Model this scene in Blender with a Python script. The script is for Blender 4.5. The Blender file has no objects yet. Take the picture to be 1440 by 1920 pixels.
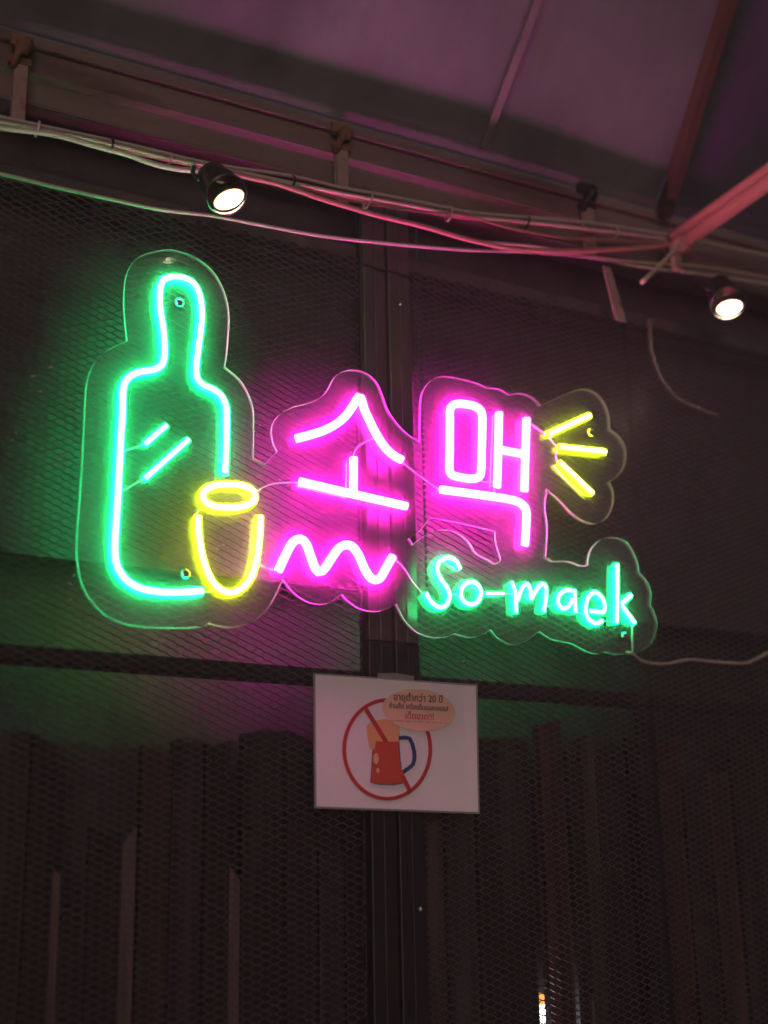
import bpy, bmesh, math, random
import numpy as np
from mathutils import Vector, Matrix, noise
from mathutils.geometry import tessellate_polygon

random.seed(7)
SC = bpy.context.scene
COL = SC.collection
R = math.radians

# ------------------------------------------------------------------ camera
# Wall frame: X runs along the wall, Y goes into it (expanded-metal sheet at Y = 0), Z is up.
FPX, YAW, PIT, ROL = 2649.33, 0.5087796, 0.2859809, 0.0183124
CAM = Vector((-1.14179, -2.01461, 1.55))
FW = Vector((math.sin(YAW) * math.cos(PIT), math.cos(YAW) * math.cos(PIT), math.sin(PIT)))
_r0 = Vector((math.cos(YAW), -math.sin(YAW), 0)); _u0 = _r0.cross(FW)
UP = _u0 * math.cos(ROL) + _r0 * math.sin(ROL)
RT = _r0 * math.cos(ROL) - _u0 * math.sin(ROL)
cd = bpy.data.cameras.new('camera'); cam = bpy.data.objects.new('camera', cd); COL.objects.link(cam)
cam.matrix_world = Matrix(((RT.x, UP.x, -FW.x, CAM.x), (RT.y, UP.y, -FW.y, CAM.y), (RT.z, UP.z, -FW.z, CAM.z), (0, 0, 0, 1)))
cd.sensor_width = 36; cd.sensor_fit = 'AUTO'; cd.lens = FPX / 1920 * 36
cd.clip_start = .05; cd.clip_end = 500
cd.dof.use_dof = True; cd.dof.focus_distance = 2.35; cd.dof.aperture_fstop = 1.3
SC.camera = cam

# ------------------------------------------------------------------ sky and sun (night, soft fill added for unseen venue lamps)
W = bpy.data.worlds.new('World'); SC.world = W; W.use_nodes = True
wn = W.node_tree.nodes; wl = W.node_tree.links
sky = wn.new('ShaderNodeTexSky'); sky.sky_type = 'NISHITA'; sky.sun_disc = False
sky.sun_elevation = R(7); sky.sun_rotation = R(205); sky.air_density = 1.0; sky.dust_density = 1.0
wl.new(sky.outputs[0], wn['Background'].inputs[0]); wn['Background'].inputs[1].default_value = .022
sd = bpy.data.lights.new('venue_fill', 'SUN'); venue_fill = bpy.data.objects.new('venue_fill', sd); COL.objects.link(venue_fill)
sd.energy = .31; sd.angle = R(25); sd.color = (1, .70, .86)  # added soft fill standing in for unseen venue lamps
venue_fill.rotation_euler = Vector((.42, .9, -.06)).to_track_quat('-Z', 'Y').to_euler()

vs = SC.view_settings
vs.view_transform = 'Standard'; vs.look = 'None'; vs.exposure = 0; vs.gamma = 1; vs.use_curve_mapping = False
SC.render.engine = 'CYCLES'
cy = SC.cycles
cy.use_denoising = True; cy.max_bounces = 4; cy.diffuse_bounces = 2; cy.glossy_bounces = 2; cy.transmission_bounces = 2; cy.volume_bounces = 0; cy.transparent_max_bounces = 16; cy.sample_clamp_indirect = 3
cy.caustics_reflective = False; cy.caustics_refractive = False; cy.use_light_tree = False; cy.use_adaptive_sampling = True; cy.adaptive_threshold = .025; cy.adaptive_min_samples = 12
try: cy.denoiser = 'OPENIMAGEDENOISE'
except Exception: pass

# ------------------------------------------------------------------ helpers
def ray(x, y): return RT * ((x - 720) / FPX) - UP * ((y - 960) / FPX) + FW
def at(x, y, Y):
    d = ray(x, y); return CAM + d * ((Y - CAM.y) / d.y)

def tag(o, label, cat, group=None, kind=None):
    if label: o['label'] = label
    if cat: o['category'] = cat
    if group: o['group'] = group
    if kind: o['kind'] = kind
    return o
def link(name, me, mat, parent=None):
    o = bpy.data.objects.new(name, me); COL.objects.link(o)
    if mat is not None and not me.materials: me.materials.append(mat)
    if parent is not None:
        o.parent = parent; o.matrix_parent_inverse = Matrix.Translation(-parent.location)
    return o
def empty(name, loc):
    o = bpy.data.objects.new(name, None); COL.objects.link(o); o.location = loc
    o.empty_display_size = .05
    return o
def obj(name, verts, faces, mat, parent=None, smooth=False):
    me = bpy.data.meshes.new(name); me.from_pydata([tuple(v) for v in verts], [], faces)
    if smooth: me.polygons.foreach_set('use_smooth', [True] * len(me.polygons))
    me.update()
    return link(name, me, mat, parent)
def bevelbox(name, lo, hi, mat, parent=None, bev=.002, jit=0):
    bm = bmesh.new(); bmesh.ops.create_cube(bm, size=1)
    for v in bm.verts:
        v.co = Vector([lo[i] + (v.co[i] + .5) * (hi[i] - lo[i]) + (random.uniform(-jit, jit) if jit else 0) for i in range(3)])
    if bev: bmesh.ops.bevel(bm, geom=bm.edges[:], offset=bev, segments=2, affect='EDGES', profile=.5)
    me = bpy.data.meshes.new(name); bm.to_mesh(me); bm.free()
    return link(name, me, mat, parent)
def extrude_x(name, prof, x0, x1, mat, parent=None, nx=1, sag=None):
    """closed (y, z) profile extruded along X"""
    n = len(prof); V = []; F = []
    for i in range(nx + 1):
        x = x0 + (x1 - x0) * i / nx; s = sag(x) if sag else (0, 0)
        V += [(x, p[0] + s[0], p[1] + s[1]) for p in prof]
    for i in range(nx):
        for k in range(n):
            a = i * n + k; b = i * n + (k + 1) % n
            F.append((a, b, b + n, a + n))
    F.append(tuple(range(n))[::-1]); F.append(tuple(nx * n + k for k in range(n)))
    return obj(name, V, F, mat, parent)
def smooth_path(pts, step, closed=False):
    """Catmull-Rom through pts, resampled evenly"""
    P = [Vector(p) for p in pts]; n = len(P); out = []
    segs = n if closed else n - 1
    for i in range(segs):
        if closed: a, b, c, d = P[i - 1], P[i], P[(i + 1) % n], P[(i + 2) % n]
        else: a, b, c, d = P[max(i - 1, 0)], P[i], P[i + 1], P[min(i + 2, n - 1)]
        for k in range(10):
            t = k / 10
            out.append(.5 * ((2 * b) + (c - a) * t + (2 * a - 5 * b + 4 * c - d) * t * t + (3 * b - a - 3 * c + d) * t ** 3))
    out.append(P[0].copy() if closed else P[-1].copy())
    L = [0]
    for i in range(1, len(out)): L.append(L[-1] + (out[i] - out[i - 1]).length)
    m = max(2, round(L[-1] / step)); res = []; j = 0
    for k in range(m + 1):
        s = L[-1] * k / m
        while j < len(L) - 2 and L[j + 1] < s: j += 1
        t = (s - L[j]) / max(1e-9, L[j + 1] - L[j]); res.append(out[j].lerp(out[j + 1], min(1, max(0, t))))
    return res[:-1] if closed else res
def tube(name, pts, r, mat, parent=None, n=8, closed=False, step=.012, raw=False, taper=None):
    P = [Vector(p) for p in pts] if raw else smooth_path(pts, step, closed)
    V = []; F = []; m = len(P); ref = None
    for i, p in enumerate(P):
        t = ((P[(i + 1) % m] - P[i - 1]) if closed else (P[min(i + 1, m - 1)] - P[max(i - 1, 0)])).normalized()
        if ref is None:
            ref = t.cross(Vector((0, 0, 1)))
            if ref.length < .1: ref = t.cross(Vector((1, 0, 0)))
        ref = (ref - t * ref.dot(t)).normalized(); b = t.cross(ref)
        rr = r * (taper(i / (m - 1)) if taper else 1)
        for k in range(n):
            a = 2 * math.pi * k / n; V.append(p + (ref * math.cos(a) + b * math.sin(a)) * rr)
    for i in range(m if closed else m - 1):
        for k in range(n):
            a = i * n + k; b = i * n + (k + 1) % n; j = ((i + 1) % m - i) * n
            F.append((a, b, b + j, a + j))
    if not closed:
        F.append(tuple(range(n))[::-1]); F.append(tuple((m - 1) * n + k for k in range(n)))
    return obj(name, V, F, mat, parent, smooth=True)
def lathe(name, prof, org, axis, mat, parent=None, n=32):
    """(r, h) profile turned round axis through org"""
    ax = Vector(axis).normalized(); u = ax.orthogonal().normalized(); v = ax.cross(u); V = []; F = []
    for r_, h in prof:
        for k in range(n):
            a = 2 * math.pi * k / n; V.append(Vector(org) + ax * h + (u * math.cos(a) + v * math.sin(a)) * r_)
    for i in range(len(prof) - 1):
        for k in range(n):
            F.append((i * n + k, i * n + (k + 1) % n, (i + 1) * n + (k + 1) % n, (i + 1) * n + k))
    return obj(name, V, F, mat, parent, smooth=True)

# ------------------------------------------------------------------ materials
def newmat(name):
    m = bpy.data.materials.new(name); m.use_nodes = True
    nt = m.node_tree; return m, nt.nodes, nt.links, nt.nodes['Principled BSDF']
def mat(name, col, rough=.6, metal=0, var=.25, scale=12, dark=None, bump=.15, bscale=60, spec=.5, stretch=(1, 1, 1), wear=None, wearcol=(.2, .09, .04)):
    m, N, L, B = newmat(name)
    tc = N.new('ShaderNodeTexCoord'); mp = N.new('ShaderNodeMapping'); mp.inputs['Scale'].default_value = stretch
    L.new(tc.outputs['Object'], mp.inputs['Vector'])
    nz = N.new('ShaderNodeTexNoise'); nz.inputs['Scale'].default_value = scale; nz.inputs['Detail'].default_value = 8; nz.inputs['Roughness'].default_value = .65
    L.new(mp.outputs[0], nz.inputs['Vector'])
    cr = N.new('ShaderNodeValToRGB'); L.new(nz.outputs['Fac'], cr.inputs[0])
    lo = dark or tuple(c * (1 - var) for c in col); hi = tuple(min(1, c * (1 + var)) for c in col)
    cr.color_ramp.elements[0].position = .3; cr.color_ramp.elements[0].color = (*lo, 1)
    cr.color_ramp.elements[1].position = .7; cr.color_ramp.elements[1].color = (*hi, 1)
    out = cr.outputs[0]
    if wear:
        n2 = N.new('ShaderNodeTexNoise'); n2.inputs['Scale'].default_value = wear; n2.inputs['Detail'].default_value = 10
        L.new(mp.outputs[0], n2.inputs['Vector'])
        c2 = N.new('ShaderNodeValToRGB'); c2.color_ramp.elements[0].position = .54; c2.color_ramp.elements[1].position = .64
        L.new(n2.outputs['Fac'], c2.inputs[0])
        mx = N.new('ShaderNodeMixRGB'); L.new(c2.outputs[0], mx.inputs[0]); L.new(out, mx.inputs[1]); mx.inputs[2].default_value = (*wearcol, 1)
        out = mx.outputs[0]
    L.new(out, B.inputs['Base Color'])
    B.inputs['Roughness'].default_value = rough; B.inputs['Metallic'].default_value = metal; B.inputs['Specular IOR Level'].default_value = spec
    if bump:
        nb = N.new('ShaderNodeTexNoise'); nb.inputs['Scale'].default_value = bscale; nb.inputs['Detail'].default_value = 6
        L.new(mp.outputs[0], nb.inputs['Vector'])
        bp = N.new('ShaderNodeBump'); bp.inputs['Strength'].default_value = bump; bp.inputs['Distance'].default_value = .004
        L.new(nb.outputs['Fac'], bp.inputs['Height']); L.new(bp.outputs[0], B.inputs['Normal'])
    return m
def emit(name, col, s):
    m = bpy.data.materials.new(name); m.use_nodes = True; N = m.node_tree.nodes; L = m.node_tree.links
    N.remove(N['Principled BSDF']); e = N.new('ShaderNodeEmission'); e.inputs[0].default_value = (*col, 1); e.inputs[1].default_value = s
    L.new(e.outputs[0], N['Material Output'].inputs[0]); return m

M = {}
M['ground'] = mat('wet concrete', (.06, .058, .055), .5, scale=3)
M['mesh'] = mat('dark painted steel mesh', (.092, .088, .092), .3, var=.3, scale=30, bump=.05)
M['steel'] = mat('dark painted steel', (.075, .068, .07), .45, var=.3, scale=18, bump=.1, wear=9, wearcol=(.11, .085, .07))
M['post'] = mat('grey painted steel', (.075, .06, .06), .4, var=.22, scale=14, bump=.1, stretch=(1, 1, .3), wear=16, wearcol=(.12, .08, .06))
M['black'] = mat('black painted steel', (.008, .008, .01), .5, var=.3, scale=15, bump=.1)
M['beam'] = mat('primed steel purlin', (.2, .15, .135), .55, var=.3, scale=6, bump=.15, stretch=(.25, 1, 1), wear=7, wearcol=(.11, .06, .05))
M['rust'] = mat('rusted bolt steel', (.22, .11, .06), .75, var=.5, scale=45, bump=.5, bscale=120)
M['strut'] = mat('tan primed strut', (.34, .24, .2), .55, var=.2, scale=20, wear=18, wearcol=(.22, .1, .06))
M['sheet'] = mat('grey fibre cement', (.055, .055, .06), .8, var=.25, scale=5, bump=.3, bscale=90, stretch=(1, 1, .5), wear=6, wearcol=(.043, .043, .045))
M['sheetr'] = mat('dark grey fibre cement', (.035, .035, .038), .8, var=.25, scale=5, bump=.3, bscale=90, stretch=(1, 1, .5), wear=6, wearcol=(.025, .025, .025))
M['sheetd'] = mat('black painted sheet', (.075, .06, .075), .6, var=.3, scale=5, bump=.2, bscale=60)
M['rear'] = mat('grey rendered wall', (.46, .45, .46), .85, var=.25, scale=4, bump=.4, bscale=50, wear=5, wearcol=(.3, .28, .28))
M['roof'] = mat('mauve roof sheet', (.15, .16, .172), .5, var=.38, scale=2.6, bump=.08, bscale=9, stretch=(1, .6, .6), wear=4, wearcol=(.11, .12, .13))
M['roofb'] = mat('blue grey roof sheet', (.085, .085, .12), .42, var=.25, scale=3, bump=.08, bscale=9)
M['seam'] = mat('pale lap strip', (.2, .17, .18), .5, var=.15)
M['rafter'] = mat('brown timber rafter', (.075, .04, .025), .7, var=.4, scale=10, stretch=(3, .4, .4), bump=.3)
M['cable'] = mat('white cable sheath', (.5, .45, .4), .42, var=.12, scale=40, bump=.05)
M['cableo'] = mat('old cream cable sheath', (.5, .40, .33), .5, var=.2, scale=40, bump=.05)
M['cabler'] = mat('pink red cable sheath', (.40, .17, .15), .42, var=.15, scale=40, bump=.05)
M['cableg'] = mat('grey cable sheath', (.20, .15, .15), .5, var=.2, scale=40, bump=.05)
M['pipe'] = mat('orange conduit', (.30, .16, .11), .42, var=.15, scale=12, bump=.08, bscale=30)
M['blackp'] = mat('black plastic', (.012, .013, .013), .35, var=.2, scale=30, bump=.05)
M['rim'] = mat('polished lamp rim', (.2, .2, .2), .3, metal=1, var=.05, bump=0)
M['reflector'] = mat('lamp baffle', (.34, .24, .13), .4, metal=0, var=.05, bump=0)
M['chrome'] = mat('chrome standoff', (.7, .7, .7), .18, metal=1, var=.05, bump=0)
M['lamp'] = emit('warm lamp lens', (1, .84, .58), 45)
M['lampe'] = emit('amber lens edge', (1, .6, .25), 4)
M['bulb'] = emit('cold bulb', (.92, .95, 1), 6)
M['bulbo'] = emit('orange bulb cap', (1, .36, .08), 1.5)
M['wire'] = mat('clear wire', (.75, .75, .75), .3, var=.08, bump=0)
M['white'] = mat('printed paper', (.88, .86, .88), .55, var=.02, scale=5, bump=.03, bscale=25)
M['lam'] = mat('laminate margin', (.33, .32, .33), .25, var=.05, bump=0)
M['red'] = mat('red ink', (.55, .035, .035), .5, var=.06, bump=0)
M['orange'] = mat('orange beer ink', (.62, .085, .045), .5, var=.08, bump=0)
M['foam'] = mat('foam ink', (.80, .45, .2), .5, var=.05, bump=0)
M['bubble'] = mat('peach ink', (.86, .58, .42), .5, var=.04, bump=0)
M['navy'] = mat('navy ink', (.03, .05, .16), .5, var=.05, bump=0)
M['ink'] = mat('black ink', (.035, .028, .028), .5, var=.05, bump=0)
M['drop'] = mat('pale bubble ink', (.85, .5, .3), .5, var=.05, bump=0)
M['faint'] = mat('faint ink', (.45, .22, .14), .5, var=.05, bump=0)

# clear acrylic with diffuse haze added to show the tubes' glow, a fresnel reflection
def acrylic():
    m = bpy.data.materials.new('glow hazed acrylic'); m.use_nodes = True; N = m.node_tree.nodes; L = m.node_tree.links
    N.remove(N['Principled BSDF'])
    tr = N.new('ShaderNodeBsdfTransparent'); tr.inputs[0].default_value = (.97, .975, .97, 1)
    df = N.new('ShaderNodeBsdfDiffuse'); df.inputs[0].default_value = (.85, .85, .85, 1)
    tl = N.new('ShaderNodeBsdfTranslucent'); tl.inputs[0].default_value = (.85, .85, .85, 1)
    a = N.new('ShaderNodeMixShader'); a.inputs[0].default_value = .45; L.new(df.outputs[0], a.inputs[1]); L.new(tl.outputs[0], a.inputs[2])
    nz = N.new('ShaderNodeTexNoise'); nz.inputs['Scale'].default_value = 7; nz.inputs['Detail'].default_value = 8
    tc = N.new('ShaderNodeTexCoord'); L.new(tc.outputs['Object'], nz.inputs['Vector'])
    mr = N.new('ShaderNodeMapRange'); mr.inputs[1].default_value = .3; mr.inputs[2].default_value = .7; mr.inputs[3].default_value = .07; mr.inputs[4].default_value = .115
    L.new(nz.outputs['Fac'], mr.inputs[0])
    b = N.new('ShaderNodeMixShader'); L.new(mr.outputs[0], b.inputs[0]); L.new(tr.outputs[0], b.inputs[1]); L.new(a.outputs[0], b.inputs[2])
    gl = N.new('ShaderNodeBsdfGlossy'); gl.inputs['Roughness'].default_value = .06
    fr = N.new('ShaderNodeFresnel'); fr.inputs[0].default_value = 1.3
    c = N.new('ShaderNodeMixShader'); L.new(fr.outputs[0], c.inputs[0]); L.new(b.outputs[0], c.inputs[1]); L.new(gl.outputs[0], c.inputs[2])
    L.new(c.outputs[0], N['Material Output'].inputs[0]); return m
def frosted():
    m = bpy.data.materials.new('laser cut acrylic edge'); m.use_nodes = True; N = m.node_tree.nodes; L = m.node_tree.links
    N.remove(N['Principled BSDF'])
    df = N.new('ShaderNodeBsdfDiffuse'); df.inputs[0].default_value = (.9, .9, .9, 1)
    tl = N.new('ShaderNodeBsdfTranslucent'); tl.inputs[0].default_value = (.95, .95, .95, 1)
    a = N.new('ShaderNodeMixShader'); a.inputs[0].default_value = .7; L.new(df.outputs[0], a.inputs[1]); L.new(tl.outputs[0], a.inputs[2])
    L.new(a.outputs[0], N['Material Output'].inputs[0]); return m
M['acrylic'] = acrylic(); M['edge'] = frosted()
NEON = {
    'green': (emit('green neon sleeve', (.0015, 1, .23), 62), emit('green neon core', (.06, 1, .35), 30)),
    'pink': (emit('pink neon sleeve', (1, .0095, .52), 185), emit('pink neon core', (1, .06, .6), 30)),
    'yellow': (emit('yellow neon sleeve', (.78, 1, .004), 30), emit('yellow neon core', (1, 1, .14), 12)),
}

# ------------------------------------------------------------------ ground
tag(obj('ground', [(-6, -7, 0), (6, -7, 0), (6, 3, 0), (-6, 3, 0)], [(0, 1, 2, 3)], M['ground']), None, None, kind='structure')

# ------------------------------------------------------------------ rear wall, backing sheets
zrail = at(0, 1221, .03).z
def wallbox(name, lo, hi, m, label, cat, group=None, bev=.002):
    return tag(bevelbox(name, lo, hi, m, None, bev), label, cat, group)
xpost = at(727, 1000, 0).x
xs0, xs1 = -2.1, 3.3
xm = at(738, 1000, .2).x; zs = at(0, 1036, .2).z + .1; zu = at(0, 1036, .085).z
wallbox('backing_sheet', (xs0, .20, 0), (xm - .002, .208, zs), M['sheet'], 'grey backing sheet behind the mesh, lower left behind the boards', 'sheet')
wallbox('backing_sheet', (xm + .002, .20, 0), (xs1, .208, zs), M['sheetr'], 'dark grey backing sheet behind the mesh, lower right behind the boards', 'sheet')
wallbox('backing_sheet', (xs0, .085, zu), (xm - .002, .093, 2.95), M['sheetd'], 'black backing sheet behind the bottle, upper left of the centre post', 'sheet')
wallbox('backing_sheet', (xm + .002, .085, zu), (xs1, .093, 2.95), M['sheetd'], 'black backing sheet behind the yellow rays, upper right of the centre post', 'sheet')

# ------------------------------------------------------------------ broken board fence behind the lower mesh
YB = .095
BCOL = {'o': (.032, .026, .018), 'd': (.02, .016, .017), 'b': (.05, .026, .018), 'r': (.055, .02, .016), 'm': (.036, .017, .027), 'l': (.19, .125, .115), 'g': (.034, .03, .034), 'y': (.055, .04, .026)}  # l: pale boards, lit board edges put into their colour
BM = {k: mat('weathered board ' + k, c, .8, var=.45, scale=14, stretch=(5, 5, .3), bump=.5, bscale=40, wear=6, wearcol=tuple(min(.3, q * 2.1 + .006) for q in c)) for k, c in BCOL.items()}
fence = empty('board_fence', (.1, YB, 0))
tag(fence, 'fence of rough broken upright boards behind the lower mesh', 'fence')
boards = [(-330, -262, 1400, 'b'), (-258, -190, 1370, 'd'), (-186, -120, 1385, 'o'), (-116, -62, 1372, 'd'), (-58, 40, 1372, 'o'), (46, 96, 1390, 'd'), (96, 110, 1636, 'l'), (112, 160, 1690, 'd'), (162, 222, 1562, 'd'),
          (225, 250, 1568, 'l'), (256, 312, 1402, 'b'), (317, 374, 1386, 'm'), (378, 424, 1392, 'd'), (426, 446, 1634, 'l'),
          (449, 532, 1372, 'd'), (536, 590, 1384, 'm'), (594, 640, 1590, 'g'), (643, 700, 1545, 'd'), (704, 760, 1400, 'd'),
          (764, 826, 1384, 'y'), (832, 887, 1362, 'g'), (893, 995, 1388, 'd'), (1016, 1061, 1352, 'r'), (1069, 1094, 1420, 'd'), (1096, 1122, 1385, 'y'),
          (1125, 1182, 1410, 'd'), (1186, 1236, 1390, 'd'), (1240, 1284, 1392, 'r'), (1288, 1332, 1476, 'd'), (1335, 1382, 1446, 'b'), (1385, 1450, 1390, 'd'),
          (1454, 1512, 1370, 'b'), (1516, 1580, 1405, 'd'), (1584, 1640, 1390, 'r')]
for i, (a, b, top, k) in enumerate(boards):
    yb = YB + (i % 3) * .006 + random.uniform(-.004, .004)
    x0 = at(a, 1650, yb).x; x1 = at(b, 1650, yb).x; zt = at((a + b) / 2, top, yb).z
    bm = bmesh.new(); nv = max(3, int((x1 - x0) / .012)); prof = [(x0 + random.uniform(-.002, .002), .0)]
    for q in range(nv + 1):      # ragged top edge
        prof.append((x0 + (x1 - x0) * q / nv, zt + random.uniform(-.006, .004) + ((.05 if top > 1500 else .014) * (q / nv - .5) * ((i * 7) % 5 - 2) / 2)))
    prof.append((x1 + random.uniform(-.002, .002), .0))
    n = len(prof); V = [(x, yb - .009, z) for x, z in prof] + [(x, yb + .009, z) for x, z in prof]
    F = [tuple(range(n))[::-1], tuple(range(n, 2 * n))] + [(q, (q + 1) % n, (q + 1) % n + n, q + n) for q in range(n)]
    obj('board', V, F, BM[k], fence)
bevelbox('board_rail', (-1.3, YB + .026, 1.0), (1.6, YB + .055, 1.08), BM['d'], fence)

# bulb standing low behind the board gap
pb = at(1006, 1925, .155)
bl = empty('light_bulb', (pb.x, pb.y, 0)); tag(bl, 'bright white bulb glimpsed through a gap between boards at the bottom', 'bulb')
lathe('glass', [(.0005, -.05), (.02, -.045), (.032, -.02), (.034, .0), (.026, .022), (.016, .036)], pb, (0, 0, 1), M['bulb'], bl, 20)
lathe('collar', [(.016, .036), (.017, .05), (.012, .056), (.0005, .058)], pb, (0, 0, 1), M['bulbo'], bl, 20)
tube('stem', [(pb.x, pb.y, 0), (pb.x, pb.y, pb.z - .05)], .008, M['blackp'], bl, raw=True)

# ------------------------------------------------------------------ rails and posts
def boxtube(name, lo, hi, m, parent=None, bev=.003): return bevelbox(name, lo, hi, m, parent, bev)
r = empty('steel_rail', (0, .03, zrail)); tag(r, 'dark horizontal steel rail behind the mesh below the sign', 'rail')
zr0, zr1 = at(0, 1237, .02).z, at(0, 1206, .02).z
boxtube('tube', (-1.6, .02, zr0), (2.6, .06, zr1), M['black'], r)
for px in (1055, 1072, 1135, 1215, 1370):
    p = at(px, 1232 + .058 * px - 0, .018)
    lathe('weld', [(.0005, -.003), (.004, -.002), (.0055, 0)], (p.x, .0195, min(max(p.z, zr0 + .006), zr1 - .006)), (0, -1, 0), M['strut'], r, 8)

xa, xb, xc, xd, xe, xf, xg, xh = [at(q, 600, -.01).x for q in (681, 701, 702.5, 724, 728, 748, 749.5, 771)]
def post(name, x0, x1, y0, ztop, m, parent): return bevelbox(name, (x0, y0, 0), (x1, y0 + .03, ztop), m, parent, .0025)
zbt = at(640, 340, -.01).z
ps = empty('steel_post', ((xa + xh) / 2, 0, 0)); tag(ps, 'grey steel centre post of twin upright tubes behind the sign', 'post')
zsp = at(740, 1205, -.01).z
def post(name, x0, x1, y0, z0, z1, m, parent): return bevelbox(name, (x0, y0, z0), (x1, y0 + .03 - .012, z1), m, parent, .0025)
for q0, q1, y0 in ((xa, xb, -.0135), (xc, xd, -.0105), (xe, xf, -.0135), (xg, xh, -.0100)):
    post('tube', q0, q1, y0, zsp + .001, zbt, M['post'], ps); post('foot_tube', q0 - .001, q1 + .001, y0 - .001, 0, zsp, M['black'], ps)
bevelbox('back_plate', (xa - .002, .0085, 0), (xh + .004, .015, zbt), M['black'], ps, .001)
zt = at(727, 507, -.0145).z  # thin dark strip across the post tubes
obj('cross_strip', *(lambda V, F: (V, F))([(xa - .002, -.0155, zt - .001), (xh + .003, -.0155, zt - .0045), (xh + .003, -.0155, zt - .001), (xa - .002, -.0155, zt + .003),
     (xa - .002, -.013, zt - .001), (xh + .003, -.009, zt - .0045), (xh + .003, -.009, zt - .001), (xa - .002, -.013, zt + .003)],
     [(0, 1, 2, 3), (3, 2, 6, 7), (1, 0, 4, 5), (0, 3, 7, 4), (1, 5, 6, 2)]), M['blackp'], ps)
for px, py in ((748, 571), (786, 1703), (750, 1723)):
    p = at(px, py, -.0105); lathe('screw', [(.0005, -.002), (.003, -.0015), (.004, 0)], (p.x, -.0132, p.z), (0, -1, 0), M['chrome'], ps, 10)

x0, x1 = at(1197, 1500, .02).x, at(1236, 1500, .02).x
pr = bevelbox('steel_post', (x0, .014, 0), (x1, .019 + .0, zr0 - .002), M['black'], None, .002)
tag(pr, 'dark upright steel post behind the mesh at the lower right', 'post')

# ------------------------------------------------------------------ expanded metal panels
LW, SW = .0290, .0116
zmt = at(300, 398, 0).z      # top of the mesh
def mesh_sheet(name, x0, x1, z0, z1, parent):
    ni = int((x1 - x0) / LW) + 2; nj = int((z1 - z0) / (SW / 2)) + 2
    A = []; B = []; Wd = []
    rng = np.random.default_rng(int((x0 + 5) * 1000))
    jj, ii = np.meshgrid(np.arange(nj), np.arange(ni), indexing='ij')
    X = x0 + (ii + .5 * (jj % 2)) * LW; Z = z0 + jj * SW / 2
    X = X + rng.normal(0, .0006, X.shape); Z = Z + rng.normal(0, .00035, Z.shape)
    wob = .0012 * np.sin(X * 5.1 + 1.3) + .0012 * np.sin(Z * 4.3 + X * 2) + rng.normal(0, .0002, X.shape)
    hb = LW * .10
    n0 = np.stack([X, wob, Z], -1)
    segs = []
    # bond bars
    a = n0 + np.array([-hb, 0, 0]); b = n0 + np.array([hb, 0, 0])
    segs.append((a.reshape(-1, 3), b.reshape(-1, 3), .0010, .0009))
    # strands up-right and up-left
    for sgn in (1, -1):
        J = np.arange(nj - 1)
        for par in (0, 1):
            rows = J[J % 2 == par]
            if sgn == 1: ci = np.arange(0, ni - (1 if par else 0)); di = ci + (1 if par else 0)
            else: ci = np.arange(1 - par, ni); di = ci - (1 - par)
            P = n0[np.ix_(rows, ci)].reshape(-1, 3); Q = n0[np.ix_(rows + 1, di)].reshape(-1, 3)
            P = P + np.array([sgn * hb * .9, -.0010, .0002]); Q = Q + np.array([-sgn * hb * .9, .0010, -.0002])
            segs.append((P, Q, .00072, .0008))
    V = []; F = []; base = 0
    for P, Q, hz, hy in segs:
        ok = (P[:, 0] > x0) & (Q[:, 0] < x1) & (P[:, 0] < x1) & (Q[:, 0] > x0)
        P = P[ok]; Q = Q[ok]; n = len(P)
        d = Q - P; nl = np.stack([-d[:, 2], 0 * d[:, 0], d[:, 0]], -1); nl /= np.linalg.norm(nl, axis=1)[:, None]
        nl *= np.sign(nl[:, 2])[:, None]
        yv = np.array([0, 1., 0]); tilt = .35      # strands lie twisted out of the sheet plane
        e1 = nl * hz - yv * hz * tilt; e2 = yv * hy
        quad = [P - e1 - e2, P + e1 - e2, P + e1 + e2, P - e1 + e2, Q - e1 - e2, Q + e1 - e2, Q + e1 + e2, Q - e1 + e2]
        V.append(np.stack(quad, 1).reshape(-1, 3))
        idx = base + np.arange(n)[:, None] * 8
        f = np.array([[0, 4, 5, 1], [1, 5, 6, 2], [2, 6, 7, 3], [3, 7, 4, 0]])
        F.append((idx[:, None, :] + f[None]).reshape(-1, 4)); base += 8 * n
    V = np.concatenate(V); F = np.concatenate(F)
    me = bpy.data.meshes.new(name); me.vertices.add(len(V)); me.vertices.foreach_set('co', V.ravel())
    me.loops.add(F.size); me.loops.foreach_set('vertex_index', F.ravel().astype(np.int32))
    me.polygons.add(len(F)); me.polygons.foreach_set('loop_start', np.arange(0, F.size, 4, dtype=np.int32)); me.polygons.foreach_set('loop_total', np.full(len(F), 4, dtype=np.int32))
    me.update(); me.validate()
    return link(name, me, M['mesh'], parent)
xr = at(1188, 900, 0).x
def panel(x0, x1, label, stile_r=True):
    e = empty('mesh_panel', ((x0 + x1) / 2, 0, .3)); tag(e, label, 'mesh panel', 'expanded metal panels of the wall')
    mesh_sheet('mesh', x0, x1, 1.1, zmt, e)
    boxtube('top_frame', (x0, .004, zmt - .004), (x1, .034, zmt + .026), M['steel'], e)
    boxtube('bottom_frame', (x0, .004, 1.07), (x1, .034, 1.10), M['steel'], e)
    if stile_r: boxtube('stile', (x1 - .03, .006, 1.1), (x1, .032, zmt - .005), M['black'], e)
    return e
PANL = panel(-1.22, xa - .004, 'expanded metal mesh panel left of the centre post, behind the bottle', False)
PANR = panel(xh + .006, xr, 'expanded metal mesh panel right of the centre post, behind the yellow rays', False)
panel(xr + .004, xr + .95, 'dark blurred mesh panel at the far right edge, under the right lamp')

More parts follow.
